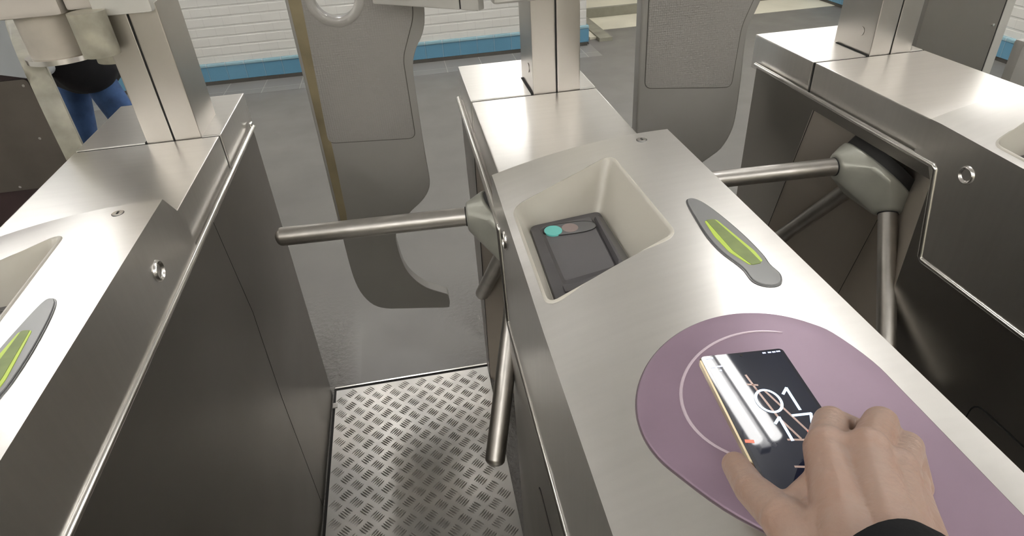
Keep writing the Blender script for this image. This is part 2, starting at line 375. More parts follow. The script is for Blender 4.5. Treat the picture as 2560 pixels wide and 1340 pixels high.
def flap_part(parent, outline, yc, th, hole, panel, strip_w, rot=None):
    """outline in (x, z); slab of thickness th in y"""
    def build(poly, y0, y1, bev, name, m, seg=3):
        bm = bmesh.new(); v0 = [bm.verts.new((p[0], y0, p[1])) for p in poly]; v1 = [bm.verts.new((p[0], y1, p[1])) for p in poly]
        f0 = bm.faces.new(v0); f1 = bm.faces.new(v1[::-1]); n = len(poly)
        for i in range(n): bm.faces.new((v0[i], v1[i], v1[(i + 1) % n], v0[(i + 1) % n]))
        return finish(name, bm, m, parent, smooth=False)
    o = build(cat_rom(outline, 3), yc - th / 2, yc + th / 2, .011, 'flap_door', FLAP)
    if hole:
        hx, hz, hr = hole
        b2 = bmesh.new(); tube(b2, [(hx, yc - .1, hz), (hx, yc + .1, hz)], hr, 40); c = finish('cutter', b2, None, parent)
        bpy.context.view_layer.update(); cut(o, c)
        bevel_mesh(o, .010, 3, 50)
        bm = bmesh.new(); prof = [(0, -.002), (-.003, .003), (-.001, .008), (.006, .010), (.016, .008), (.022, .001)]
        rs = []
        for k in range(40):
            a = 2 * math.pi * k / 40; rs.append([Vector((hx + (hr + q[0]) * math.cos(a), yc - th / 2 - q[1] + .002, hz + (hr + q[0]) * math.sin(a))) for q in prof])
        rings(bm, rs + [rs[0]], False, False, closed=False); bmesh.ops.remove_doubles(bm, verts=bm.verts, dist=1e-5)
        finish('hole_rim', bm, FLAPW, o, ang=60)
    else: bevel_mesh(o, .010, 3, 50)
    if panel:
        pl = quadround(panel, .022, 6)
        bm = bmesh.new(); rings(bm, [[Vector((p[0], yc - th / 2 + .004, p[1])) for p in pl], [Vector((p[0], yc - th / 2 - .0006, p[1])) for p in pl]]); finish('panel_groove', bm, mat('flap_groove', (.08, .075, .065), .6), o)
        pi_ = inset(pl, .0022)
        bm = bmesh.new(); a = [Vector((p[0], yc - th / 2 + .003, p[1])) for p in pi_]; b = [Vector((p[0], yc - th / 2 - .0014, p[1])) for p in pi_]; rings(bm, [a, b]); t = finish('textured_panel', bm, HONEY, o)
        if hole:
            for q in [c for c in o.children if c.name.startswith(('textured_panel', 'panel_groove'))]:
                b2 = bmesh.new(); tube(b2, [(hx, yc - .1, hz), (hx, yc + .1, hz)], hr + .012, 40); c = finish('cutter', b2, None, parent); bpy.context.view_layer.update(); cut(q, c)
    if strip_w:
        zs = sorted([p[1] for p in outline if p[0] < min(q[0] for q in outline) + .012]); x0 = min(q[0] for q in outline)
        bm = bmesh.new(); rs = []
        for k in range(13):
            z = .60 + (zs[-1] - .006 - .60) * k / 12; wd = strip_w * (1 - .35 * (12 - k) / 12); f = .6 if k == 0 else 1
            rs.append([Vector((x0 + .010, yc + .010, z)), Vector((x0 - .0012, yc + .010, z)), Vector((x0 - .0012, yc - .010, z)), Vector((x0 + .0022, yc - th / 2 + .0022, z)), Vector((x0 + .010, yc - th / 2 - .0010, z)), Vector((x0 + .010 + (wd - .010) * f, yc - th / 2 - .0010, z)), Vector((x0 + .010 + (wd - .010) * f, yc - th / 2 + .004, z))])
        rings(bm, rs); finish('yellowed_edge', bm, FLAPY, o, ang=60)
    return o

def tri_dirs(ph):
    tilt, cone = .813, .797
    a = Vector((-math.cos(tilt), 0, -math.sin(tilt))); u = Vector((-math.sin(tilt), 0, math.cos(tilt))); v = Vector((0, 1, 0))
    return a, [(a * math.cos(cone) + (u * math.cos(ph + k * 2 * math.pi / 3) + v * math.sin(ph + k * 2 * math.pi / 3)) * math.sin(cone)).normalized() for k in range(3)]

def gate(ox, oy, label, flap, kind):
    g = empty('ticket_gate', (ox, oy, 0), 0, label, 'ticket gate', 'row of steel ticket gates')
    W = .32
    # ---- lower body with the faceted pocket for the turnstile
    bm = bmesh.new(); lv = [0, .2, .45, .7, .90, .945]; cols = []
    far = [bm.verts.new((W, 1.70, 0)), bm.verts.new((W, 1.70, .972)), bm.verts.new((W, MY0, .972)), bm.verts.new((W, MY0, 0))]
    rows = []
    for z in lv:
        sl = -.24 * (z - .96); s2 = -.22 * (z - .96); d = .155
        rows.append([bm.verts.new(p) for p in ((0, 1.70, z), (0, 1.40 + sl, z), (d, 1.20 + s2, z), (0, .985, z), (0, MY0, z))])
    top = [bm.verts.new(p) for p in ((0, 1.70, .972), (0, 1.40, .972), (0, 1.20, .972), (0, .985, .972), (0, MY0, .972))]
    for a, b in zip(rows[:-1], rows[1:]):
        for i in range(4): bm.faces.new((a[i], a[i + 1], b[i + 1], b[i]))
    a = rows[-1]; md_ = bm.verts.new((0, 1.20, .945))
    bm.faces.new((a[0], a[1], top[1], top[0])); bm.faces.new((a[1], md_, top[2], top[1])); bm.faces.new((md_, a[3], top[3], top[2])); bm.faces.new((a[3], a[4], top[4], top[3]))
    bm.faces.new((a[1], a[2], md_)); bm.faces.new((a[2], a[3], md_))
    bm.faces.new((far[0], far[1], far[2], far[3])); bm.faces.new(top + [far[2], far[1]])
    bm.faces.new([r[0] for r in rows] + [top[0], far[1], far[0]]); bm.faces.new([r[-1] for r in rows][::-1] + [far[3], far[2], top[-1]])
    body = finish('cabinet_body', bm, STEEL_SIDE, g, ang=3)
    body.data.materials.append(POCKET)
    for f in body.data.polygons:
        c = f.center
        if c.x < .12 and c.x > .04 and abs(f.normal.z) < .3: f.material_index = 1
    # seams drawn as thin dark grooves on the side faces
    def seam(x, pts, r=.0009): 
        b = bmesh.new(); tube(b, [(x, p[0], p[1]) for p in pts], r, 6); return finish('panel_seam', b, BLACK, body)
    seam(0.0, [(1.398, .945), (1.435, .80), (1.522, .45), (1.63, .002)])
    seam(.1548, [(1.203, .944), (1.3122, .45), (1.4108, .002)])
    seam(W, [(1.207, .965), (1.244, .71), (1.232, .457), (1.245, .01)], .0007)
    # rims
    bm = bmesh.new(); tube(bm, [(-.003, 1.703, .976), (-.003, .988, .976), (-.003, .981, .971), (-.003, .946, .792), (-.003, .938, .786), (-.003, MY0, .786)], .0062, 10)
    finish('side_rim', bm, RIM, body, ang=60)
    bm = bmesh.new(); tube(bm, [(W + .002, 1.70, .974), (W + .002, MY0, .974)], .0055, 10)
    finish('side_rim', bm, RIM, body, ang=60)
    bm = bmesh.new(); box(bm, W - .004, W + .003, 1.684, 1.704, .966, .988, bev=.003); finish('rim_end', bm, RIM, body)
    # access door near the user end
    bm = bmesh.new()
    dl = quadround([(.728, .18), (.718, .60), (.05, .60), (.05, .18)], .03, 5)
    rings(bm, [[Vector((.002, p[0], p[1])) for p in dl], [Vector((-.0008, p[0], p[1])) for p in dl]]); dg_ = finish('door_gap', bm, BLACK, body)
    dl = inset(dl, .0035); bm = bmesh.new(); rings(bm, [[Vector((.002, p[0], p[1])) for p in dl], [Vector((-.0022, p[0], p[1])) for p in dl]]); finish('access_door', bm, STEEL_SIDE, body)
    # ---- far end cover and lid
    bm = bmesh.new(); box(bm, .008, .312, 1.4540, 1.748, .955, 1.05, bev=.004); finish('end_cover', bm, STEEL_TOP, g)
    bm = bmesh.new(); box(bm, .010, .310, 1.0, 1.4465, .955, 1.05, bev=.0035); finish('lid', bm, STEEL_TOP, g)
    bm = bmesh.new(); box(bm, .0125, .3075, 1.44, 1.46, .955, 1.0478); box(bm, .153, .158, 1.452, 1.585, 1.03, 1.0515); finish('gap_seal', bm, BLACK, g)
    # ---- validator housing
    bm = bmesh.new(); nx = 24; ys = [MY0 + (1.03 - MY0) * k / 40 for k in range(41)]
    xs = [-.004 + (.324) * k / nx for k in range(nx + 1)]
    xs[-1] = W + .001
    grid = [[bm.verts.new((x, y, ztop(x, y))) for x in xs] for y in ys]
    for a, b in zip(grid[:-1], grid[1:]):
        for i in range(nx): bm.faces.new((a[i], a[i + 1], b[i + 1], b[i]))
    # sloped back
    bk = [bm.verts.new((x, 1.03 + (ztop(x, 1.03) - 1.040) * .9, 1.040)) for x in xs]; bl = [bm.verts.new((x, 1.03 + (ztop(x, 1.03) - 1.040) * .9, .972)) for x in xs]
    for i in range(nx): bm.faces.new((grid[-1][i], grid[-1][i + 1], bk[i + 1], bk[i])); bm.faces.new((bk[i], bk[i + 1], bl[i + 1], bl[i]))
    Lb = [bm.verts.new((xs[0], y, .79 if y < .945 else .79 + (min(y, .98) - .945) / .035 * .182)) for y in ys]
    Rb = [bm.verts.new((xs[-1], y, .975)) for y in ys]
    for k in range(40): bm.faces.new((grid[k][0], grid[k + 1][0], Lb[k + 1], Lb[k])); bm.faces.new((grid[k][-1], Rb[k], Rb[k + 1], grid[k + 1][-1])); bm.faces.new((Lb[k], Lb[k + 1], Rb[k + 1], Rb[k]))
    bm.faces.new((grid[-1][0], bk[0], bl[0], Lb[-1])); bm.faces.new((grid[-1][-1], Rb[-1], bl[-1], bk[-1])); bm.faces.new([Lb[-1]] + bl + [Rb[-1]])
    bm.faces.new(grid[0] + [Rb[0], Lb[0]])
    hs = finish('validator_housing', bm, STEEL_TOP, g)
    b2 = bmesh.new(); oc = quadround(REC_O, .02, 5); rings(b2, [[Vector((p[0], p[1], 1.005)) for p in oc], [Vector((p[0], p[1], 1.2)) for p in oc]]); c = finish('cutter', b2, None, g); bpy.context.view_layer.update(); cut(hs, c)
    bevel_mesh(hs, .0028, 2, 35)
    # side plate of the housing carries the lock
    # ---- reader cup
    ou = quadround(REC_O, .02, 5); inn = quadround(REC_I, .016, 5)
    def ring3(a, b, t, zf): return [Vector((p[0] * (1 - t) + q[0] * t, p[1] * (1 - t) + q[1] * t, zf(p, q, t))) for p, q in zip(a, b)]
    oo = inset(ou, -.0035)
    ZR = 1.012
    rs = [[Vector((p[0], p[1], ztop(*p) - .001)) for p in oo], [Vector((p[0], p[1], ztop(*p) + .0016)) for p in inset(ou, -.002)],
          [Vector((p[0], p[1], ztop(*p) + .0022)) for p in inset(ou, .001)],
          ring3(ou, inn, .12, lambda p, q, t: ztop(*p) - .001), ring3(ou, inn, .3, lambda p, q, t: ztop(*p) * .82 + .18 * ZR - .002), ring3(ou, inn, 1.0, lambda p, q, t: ZR)]
    bm = bmesh.new(); rings(bm, rs, False, True); cup = finish('reader_cup', bm, CUP, g, ang=60)
    # reader face
    bm = bmesh.new(); ii = inset(inn, .001); rings(bm, [[Vector((p[0], p[1], ZR)) for p in ii], [Vector((p[0], p[1], ZR + .004)) for p in inset(ii, .002)]])
    rd = finish('ticket_reader', bm, DARKP, g, ang=30)
    zt = ZR + .004
    bm = bmesh.new(); q = quadround([(.052, .893), (.145, .905), (.140, .745), (.052, .725)], .01, 5)
    rings(bm, [[Vector((p[0], p[1], zt)) for p in q], [Vector((p[0], p[1], zt + .004)) for p in inset(q, .004)]]); finish('raised_plate', bm, mat('reader_plate_plastic', (.115, .11, .115), .33), rd)
    bm = bmesh.new(); q = [(.147, .90), (.163, .90), (.165, .72), (.140, .745)]
    rings(bm, [[Vector((p[0], p[1], zt)) for p in quadround(q, .004)], [Vector((p[0], p[1], zt + .010)) for p in quadround([(.147, .89), (.151, .89), (.148, .75), (.144, .755)], .001)]]); finish('guide_wedge', bm, DARKP, rd)
    def oval(cx, cy, rx, ry, z0, z1, name, m):
        b = bmesh.new(); o_ = [(cx + rx * math.copysign(abs(math.cos(t)) ** .7, math.cos(t)), cy + ry * math.copysign(abs(math.sin(t)) ** .8, math.sin(t)) + (p_ := 0)) for t in [2 * math.pi * k / 40 for k in range(40)]]
        rings(b, [[Vector((p[0], p[1], z0)) for p in o_], [Vector((p[0], p[1], z1)) for p in o_]]); return finish(name, b, m, rd)
    oval(.0985, .872, .0445, .0185, zt + .002, zt + .0052, 'window_recess', BLACK); oval(.0985, .8705, .0432, .0168, zt + .002, zt + .0058, 'status_window', WINDOW)
    def disc(cx, cy, r, z0, z1, name, m, par, ry=None):
        b = bmesh.new(); rings(b, [[Vector((cx + r * math.cos(t), cy + (ry or r) * math.sin(t), z)) for t in [2 * math.pi * k / 28 for k in range(28)]] for z in (z0, z1)]); return finish(name, b, m, par)
    disc(.0705, .869, .0145, zt + .003, zt + .0066, 'teal_disc', TEAL, rd, .0155); disc(.099, .871, .0135, zt + .003, zt + .0063, 'pale_disc', PINK, rd)
    bm = bmesh.new(); box(bm, .062, .138, .694, .703, zt - .002, zt + .0012, bev=.0005); finish('ticket_slot', bm, BLACK, rd)
    bm = bmesh.new(); box(bm, .050, .148, .706, .722, zt - .001, zt + .003, bev=.001); finish('slot_lip', bm, DARKP, rd)
    # ---- lens with green display
    lo = lens_outline()
    bm = bmesh.new(); surf_disc(bm, inset(lo, -.0022), -.004, .0012); lr = finish('display_bezel', bm, LENSR, g, ang=50)
    bm = bmesh.new(); surf_disc(bm, lo, -.004, .0028); finish('lens', bm, LENS, lr, ang=50)
    lc = quadround([(.2465, .705), (.2625, .703), (.2735, .615), (.2725, .592), (.2540, .590), (.2440, .625), (.2425, .665)], .004, 4)
    bm = bmesh.new(); surf_disc(bm, lc, 0, .0034, bev=.0003); finish('backlight', bm, LCDB, lr)
    lc = quadround([(.2490, .706), (.2600, .704), (.2680, .622), (.2690, .589), (.2560, .589), (.2490, .625)], .003, 4)
    bm = bmesh.new(); surf_disc(bm, lc, 0, .0038, bev=.0003); finish('display', bm, LCD, lr)
    # ---- contactless pad
    po = pad_outline()
    bm = bmesh.new(); surf_disc(bm, inset(po, -.0022), -.004, .0008); pd = finish('contactless_pad', bm, PURPLE_E, g, ang=50)
    bm = bmesh.new(); surf_disc(bm, po, -.004, .0028); finish('pad_surface', bm, PURPLE, pd, ang=50)
    bm = bmesh.new(); rs = []
    for k in range(41):
        a = math.radians(55 + (235 - 55) * k / 40); ww = .0016 * math.sin(math.pi * k / 40) ** .5 + .0003; rr_ = .084
        c_ = Vector((.180, .398, 0)); dv = Vector((math.cos(a), math.sin(a), 0)); pts_ = []
        for (dr, dz) in ((-ww, .0024), (-ww * .5, .0038), (ww * .5, .0038), (ww, .0024)):
            p = c_ + dv * (rr_ + dr); pts_.append(Vector((p.x, p.y, ztop(p.x, p.y) + dz)))
        rs.append(pts_)
    rings(bm, rs); finish('target_ring', bm, PURPLE_R, pd)
    # ---- screw and lock
    bm = bmesh.new(); z = ztop(.26, 1.0); tube(bm, [(.262, 1.0, z - .002), (.262, 1.0, z + .0008), ], .0095, 24); sw = finish('screw_ring', bm, LENSR, g)
    bm = bmesh.new(); tube(bm, [(.262, 1.0, z), (.262, 1.0, z + .0016)], .0083, 24); finish('screw_head', bm, RIM, sw)
    bm = bmesh.new(); box(bm, .2605, .2635, .996, 1.004, z + .001, z + .0020); finish('screw_slot', bm, BLACK, sw)
    for (x, s, yl, zl) in ((-.004, -1, .910, .992), (W + .001, 1, .920, 1.036)):
        bm = bmesh.new(); prof = [(.018, 0), (.0165, .003), (.0145, .0042), (.0125, .002), (.010, -.001), (.003, -.0015)]
        rs = [[Vector((x + s * h, yl + r_ * math.cos(t), zl + r_ * math.sin(t))) for t in [2 * math.pi * k / 28 for k in range(28)]] for r_, h in prof]
        rings(bm, rs, False, True); finish('lock', bm, RIM, g, ang=60)
    # ---- tripod turnstile
    H = Vector((.082, 1.202, .882)); ax, D = tri_dirs(.122)
    bm = bmesh.new(); pts = []
    for d in D:
        u, v = frame(d); c_ = H + d * .128
        for k in range(20): pts.append(c_ + (u * math.cos(2 * math.pi * k / 20) + v * math.sin(2 * math.pi * k / 20)) * .030)
    u, v = frame(ax)
    for k in range(28):
        e = u * math.cos(2 * math.pi * k / 28) + v * math.sin(2 * math.pi * k / 28); pts.append(H + ax * .028 + e * .098); pts.append(H + ax * .045 + e * .100)
    for p in pts: bm.verts.new(p)
    r = bmesh.ops.convex_hull(bm, input=bm.verts); bmesh.ops.delete(bm, geom=[v for v in bm.verts if not v.link_faces], context='VERTS')
    bmesh.ops.dissolve_limit(bm, angle_limit=math.radians(6), verts=bm.verts, edges=bm.edges)
    hub = finish('turnstile_hub', bm, HUBM, g); bevel_mesh(hub, .006, 3, 22)
    for d in D:
        bm = bmesh.new(); tube(bm, [H + d * .10, H + d * .30, H + d * .528], .0203, 28, dome=.014); am = finish('turnstile_arm', bm, ARM, hub, ang=60)
        bm = bmesh.new(); tube(bm, [H + d * .120, H + d * .1305], .0215, 28); finish('arm_collar', bm, BLACK, am)
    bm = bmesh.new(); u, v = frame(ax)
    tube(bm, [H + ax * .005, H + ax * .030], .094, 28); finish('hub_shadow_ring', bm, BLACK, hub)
    # ---- post and head
    zp = 1.262 if kind != 'open' else 1.30
    ps = empty('post', (0, 0, 0)); ps.parent = g
    for x0, x1 in ((.158, .2135), (.2165, .272)):
        bm = bmesh.new(); box(bm, x0, x1, 1.450, 1.60, 1.04, zp + .03, bev=.003); finish('post_profile', bm, STEEL, ps)
    bm = bmesh.new(); box(bm, .2125, .2175, 1.453, 1.597, 1.045, zp + .03); finish('post_joint', bm, BLACK, ps)
    bm = bmesh.new(); tube(bm, [(.1582, 1.50, 1.10), (.1566, 1.50, 1.10)], .011, 20); finish('post_plug', bm, STEEL, ps)
    if kind == 'flap':
        bm = bmesh.new(); box(bm, .072, .36, 1.432, 1.64, 1.260, 1.52, bev=.012, seg=3); finish('post_head', bm, HEADM, g)
        a = Vector((.044, 1.452, 0)); b = Vector((-.30, 1.74, 0)); d = (b - a).normalized(); n_ = Vector((-d.y, d.x, 0)) * -1
        hm = empty('hinge_arm'); hm.parent = g
        for t0, t1, nm in ((0.0, .047, 'arm_end_cap'), (.050, .30, 'arm_cover')):
            bm = bmesh.new(); b2 = bmesh.new(); box(b2, t0, t1, 0, .024, 1.247, 1.42, bev=.003)
            M = Matrix(((d.x, n_.x, 0, a.x), (d.y, n_.y, 0, a.y), (0, 0, 1, 0), (0, 0, 0, 1)))
            join(bm, b2, M); finish(nm, bm, HEADM, hm)
        bm = bmesh.new(); b2 = bmesh.new(); box(b2, .046, .051, .002, .022, 1.249, 1.415); join(bm, b2, M); finish('arm_joint', bm, BLACK, hm)
    elif kind == 'bare':
        bm = bmesh.new(); box(bm, .05, .36, 1.432, 1.64, 1.29, 1.55, bev=.012, seg=3); finish('post_head', bm, HEADM, g)
    else:
        bm = bmesh.new(); tube(bm, [(.042, 1.52, 1.230), (.042, 1.52, 1.240)], .072, 36); hc = finish('hinge_barrel', bm, RIM, g)
        bm = bmesh.new(); tube(bm, [(.042, 1.52, 1.236), (.042, 1.52, 1.33)], .060, 36); finish('barrel_body', bm, DIRTYC, hc)
        bm = bmesh.new(); tube(bm, [(.150, 1.51, 1.218), (.150, 1.51, 1.33)], .045, 30); tube(bm, [(.158, 1.414, 1.250), (.158, 1.414, 1.33)], .033, 30); finish('barrel_body', bm, mat('dirty_cast_metal', (.36, .34, .27), .45, .4, noise=.35, nscale=16), hc)
        bm = bmesh.new(); box(bm, -.02, .105, 1.44, 1.64, 1.322, 1.50, bev=.01); box(bm, .110, .16, 1.45, 1.64, 1.328, 1.50, bev=.006); finish('post_head', bm, mat('pinkish_head_paint', (.50, .46, .41), .4, .2), g)
        bm = bmesh.new(); box(bm, .163, .27, 1.43, 1.64, 1.315, 1.50, bev=.006); finish('post_head_cover', bm, HEADM, g)
    if flap: flap(g)
    return g

def centre_flap(g):
    o = [(x - .12, z) for x, z in [(-.265, 1.50), (-.272, 1.40), (-.274, 1.2), (-.274, 1.0), (-.273, .8), (-.272, .6), (-.271, .50), (-.266, .43), (-.252, .375), (-.226, .333), (-.19, .312), (-.14, .302), (-.07, .291), (.006, .279), (.015, .285), (.018, .305), (.016, .328), (.006, .338), (-.03, .358), (-.057, .378), (-.085, .412), (-.104, .452), (-.114, .50), (-.118, .56), (-.112, .59), (-.098, .615), (-.056, .655), (-.022, .683), (0, .712), (.009, .745), (.008, .80), (.006, .90), (.006, 1.02), (.008, 1.08), (.022, 1.12), (.043, 1.155), (.055, 1.20), (.059, 1.30), (.058, 1.50)]]
    flap_part(g, o, 1.72, .042, (-.157 - .12, 1.262, .051), [(-.265 + .035 - .12, 1.49), (-.252 - .12, .893), (-.012 - .12, .878), (-.014 - .12, 1.10), (.028 - .12, 1.20), (.03 - .12, 1.49)], .042)
def right_flap(g):
    s = .985
    o = [(x - s, z) for x, z in [(.606, 1.50), (.610, 1.3), (.613, 1.1), (.615, .9), (.616, .7), (.617, .5), (.622, .43), (.64, .37), (.68, .325), (.74, .30), (.88, .285), (.90, .30), (.897, .325), (.85, .35), (.80, .40), (.775, .47), (.765, .55), (.775, .62), (.80, .68), (.85, .717), (.888, .745), (.912, .79), (.921, .84), (.921, .95), (.918, 1.05), (.922, 1.10), (.94, 1.15), (.955, 1.20), (.96, 1.30), (.96, 1.50)]]
    flap_part(g, o, 1.68, .042, None, [(.626 - s, 1.49), (.632 - s, .958), (.893 - s, .932), (.899 - s, 1.10), (.935 - s, 1.2), (.94 - s, 1.49)], 0)
def open_flap(g):
    # seen edge-on: the door stands open along the cabinet
    prof = [(1.535, 1.24), (1.512, 1.20), (1.482, 1.15), (1.474, 1.10), (1.480, 1.04), (1.49, .95), (1.50, .80), (1.51, .72), (1.54, .69), (1.60, .64), (1.62, .58), (1.61, .48), (1.57, .40), (1.50, .36), (1.49, .32), (1.52, .29), (1.66, .30), (1.74, .34), (1.77, .42), (1.78, .6), (1.78, 1.24)]
    bm = bmesh.new(); x0, x1 = -.018, .022; pl = cat_rom(prof, 4)
    v0 = [bm.verts.new((x0, p[0], p[1])) for p in pl]; v1 = [bm.verts.new((x1, p[0], p[1])) for p in pl]; f0 = bm.faces.new(v0); f1 = bm.faces.new(v1[::-1])
    for i in range(len(pl)): bm.faces.new((v0[i], v1[i], v1[(i + 1) % len(pl)], v0[(i + 1) % len(pl)]))
    ed = [e for e in bm.edges if len([f for f in e.link_faces if f in (f0, f1)]) == 1]
    bmesh.ops.bevel(bm, geom=ed, offset=.010, segments=3, profile=.5, affect='EDGES')
    bmesh.ops.rotate(bm, cent=(.002, 1.46, 0), matrix=Matrix.Rotation(math.radians(26), 3, 'Z'), verts=bm.verts)
    finish('flap_door', bm, DIRTYB, g, ang=50)

gate(.12, 0, 'brushed steel ticket gate with purple pad under the phone', centre_flap, 'flap')
gate(.12 - PITCH, -.03, 'brushed steel ticket gate at the left, its flap door swung open', open_flap, 'open')
gate(.985, 0, 'brushed steel ticket gate at the right, its turnstile hub fully visible', right_flap, 'bare')

# ------------------------------------------------------------------ panels standing beside the outer gates
r = empty('barrier_cabinet', (1.66, 1.75, 0), 0, 'dark steel barrier cabinet with two screws behind the right gate', 'barrier')
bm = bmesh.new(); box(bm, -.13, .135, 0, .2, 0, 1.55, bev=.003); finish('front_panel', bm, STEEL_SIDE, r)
bm = bmesh.new(); box(bm, .135, .139, .002, .2, 0, 1.55); finish('edge_joint', bm, BLACK, r)
bm = bmesh.new(); box(bm, .139, .170, .0, .2, 0, 1.55, bev=.003); finish('edge_profile', bm, HEADM, r)
for z in (1.0, .835):
    bm = bmesh.new(); tube(bm, [(.118, .001, z), (.118, -.003, z)], .004, 12); finish('screw', bm, RIM, r)
bm = bmesh.new(); box(bm, 1.905, 2.25, 1.74, 1.78, .05, .94, bev=.012); tag(finish('door_leaf', bm, FLAP), 'grey plastic door leaf at the right border before the blue tiles', 'door leaf')

r = empty('steel_barrier', (-1.45, 2.0, 0), 0, 'dark maroon barrier board faced with a steel plate behind the left gate', 'barrier')
bm = bmesh.new(); box(bm, -.45, .415, .006, .04, 0, 1.50, bev=.003); finish('board', bm, MAROON, r)
pl = quadround([(-.45, 1.072), (.380, 1.072), (.392, .745), (-.45, .745)], .012, 4)
bm = bmesh.new(); rings(bm, [[Vector((p[0], .006, p[1])) for p in pl], [Vector((p[0], -.002, p[1])) for p in pl]]); finish('face_plate', bm, mat('dull_steel_plate', (.19, .17, .15), .42, 1, noise=.15, nscale=5), r)
for (x, z) in ((.365, 1.055), (.34, .90), (.22, .757)):
    bm = bmesh.new(); tube(bm, [(x, -.001, z), (x, -.004, z)], .004, 12); finish('screw', bm, RIM, r)
bm = bmesh.new(); pl = quadround([(-1.26, 1.435), (-1.067, 1.435), (-.966, 1.097), (-.992, 1.08), (-1.26, 1.149)], .015, 4)
rings(bm, [[Vector((p[0], 1.97, p[1])) for p in pl], [Vector((p[0], 1.93, p[1])) for p in pl]])
tag(finish('door_leaf', bm, mat('pale_blue_grey_leaf', (.34, .36, .37), .3)), 'pale blue grey door leaf tip at the upper left corner', 'door leaf')

# ------------------------------------------------------------------ phone
u = Vector((.9965, -.084, 0)); v = Vector((-.084, -.9965, 0)); n = Vector((0, 0, 1))
ph = empty('smartphone', (0, 0, 0), 0, 'black smartphone with lit clock held over the purple pad', 'smartphone')
O = Vector((.2200, .4015, 1.1525)); PWd, PLn = .0785, .160
ph.matrix_world = Matrix(((u.x, v.x, 0, O.x), (u.y, v.y, 0, O.y), (0, 0, 1, O.z), (0, 0, 0, 1)))   # local x across, y towards the user (mirrored below)
ph.matrix_world = Matrix(((u.x, -v.x, 0, O.x), (u.y, -v.y, 0, O.y), (0, 0, 1, O.z), (0, 0, 0, 1)))
def pr(x0, x1, y0, y1, r, z0, z1, name, m, par=None, bev=0):
    o_ = rrect(x0, x1, -y1, -y0, r, 6); bm = bmesh.new(); rs = [[Vector((p[0], p[1], z)) for p in (inset(o_, bev) if (bev and (z in (z0, z1))) else o_)] for z in ((z0, z0 + bev, z1 - bev, z1) if bev else (z0, z1))]
    rings(bm, rs); return finish(name, bm, m, par or ph)
pb = pr(0, PWd, 0, PLn, .005, -.0088, -.0002, 'phone_body', GOLD, bev=.0015)
scr = pr(.0012, PWd - .0012, .0012, PLn - .0012, .004, -.001, .0002, 'screen', GLASS)
pr(.004, PWd - .004, .003, PLn - .005, .003, .0, .00028, 'wallpaper', NIGHTB, scr)
def strokes(name, segs, wd, m, z=.0005, zz=.0004):
    bm = bmesh.new()
    for a, b in segs:
        a = Vector((a[0], -a[1], 0)); b = Vector((b[0], -b[1], 0)); d = (b - a).normalized(); q = Vector((-d.y, d.x, 0)) * wd / 2
        a2 = a - d * wd * .3; b2 = b + d * wd * .3
        rings(bm, [[p + Vector((0, 0, t)) for p in (a2 - q, b2 - q, b2 + q, a2 + q)] for t in (z - zz * .5, z)])
    return finish(name, bm, m, scr, smooth=False)
strokes('tower_picture', [((.032, .030), (.034, .048)), ((.034, .048), (.0385, .080)), ((.029, .041), (.037, .043)), ((.0385, .080), (.046, .103)), ((.040, .05), (.056, .100)), ((.047, .107), (.053, .124)), ((.030, .128), (.060, .133)), ((.036, .103), (.056, .106))], .0018, TOWERM, .0004)
strokes('red_line', [((.055, .098), (.074, .101))], .003, REDM, .00045)
strokes('red_dash', [((.004, .100), (.009, .101))], .003, REDM, .00045)
strokes('status_marks', [((.058, .005), (.060, .005)), ((.063, .005), (.065, .005)), ((.067, .005), (.069, .005)), ((.0708, .0048), (.0735, .0048)), ((.006, .0045), (.0115, .0045)), ((.006, .016), (.0095, .016)), ((.0115, .016), (.0165, .016)), ((.0125, .021), (.0135, .021))], .0016, ICON, .0005)
bm = bmesh.new(); zx, zy, rx, ry = .0385, .062, .0098, .0125
rings(bm, [[Vector((zx + (rx + dr) * math.cos(2 * math.pi * k / 36), -(zy + (ry + dr) * math.sin(2 * math.pi * k / 36)), .0006)) for k in range(36)] for dr in (-.00115, .00115)], False, False)
finish('clock_digit', bm, DIGIT, scr, smooth=False)
strokes('clock_digit', [((.0535, .0560), (.0590, .0500)), ((.0590, .0500), (.0590, .0745))], .0023, DIGIT, .0006)
strokes('clock_digit', [((.0335, .0860), (.0390, .0805)), ((.0390, .0805), (.0390, .1040))], .0023, DIGIT, .0006)
strokes('clock_digit', [((.0505, .0800), (.0655, .0800)), ((.0655, .0800), (.0560, .1045))], .0023, DIGIT, .0006)
bm = bmesh.new(); rings(bm, [[Vector((.0400 + .0045 * math.cos(2 * math.pi * k / 24), -(.133 + .0045 * math.sin(2 * math.pi * k / 24)), z)) for k in range(24)] for z in (.0003, .0006)]); finish('fingerprint_spot', bm, ICON, scr, smooth=False)
bm = bmesh.new(); tube(bm, [(.038, -.005, .0002), (.038, -.005, .0005)], .0014, 14); finish('camera_hole', bm, BLACK, scr)

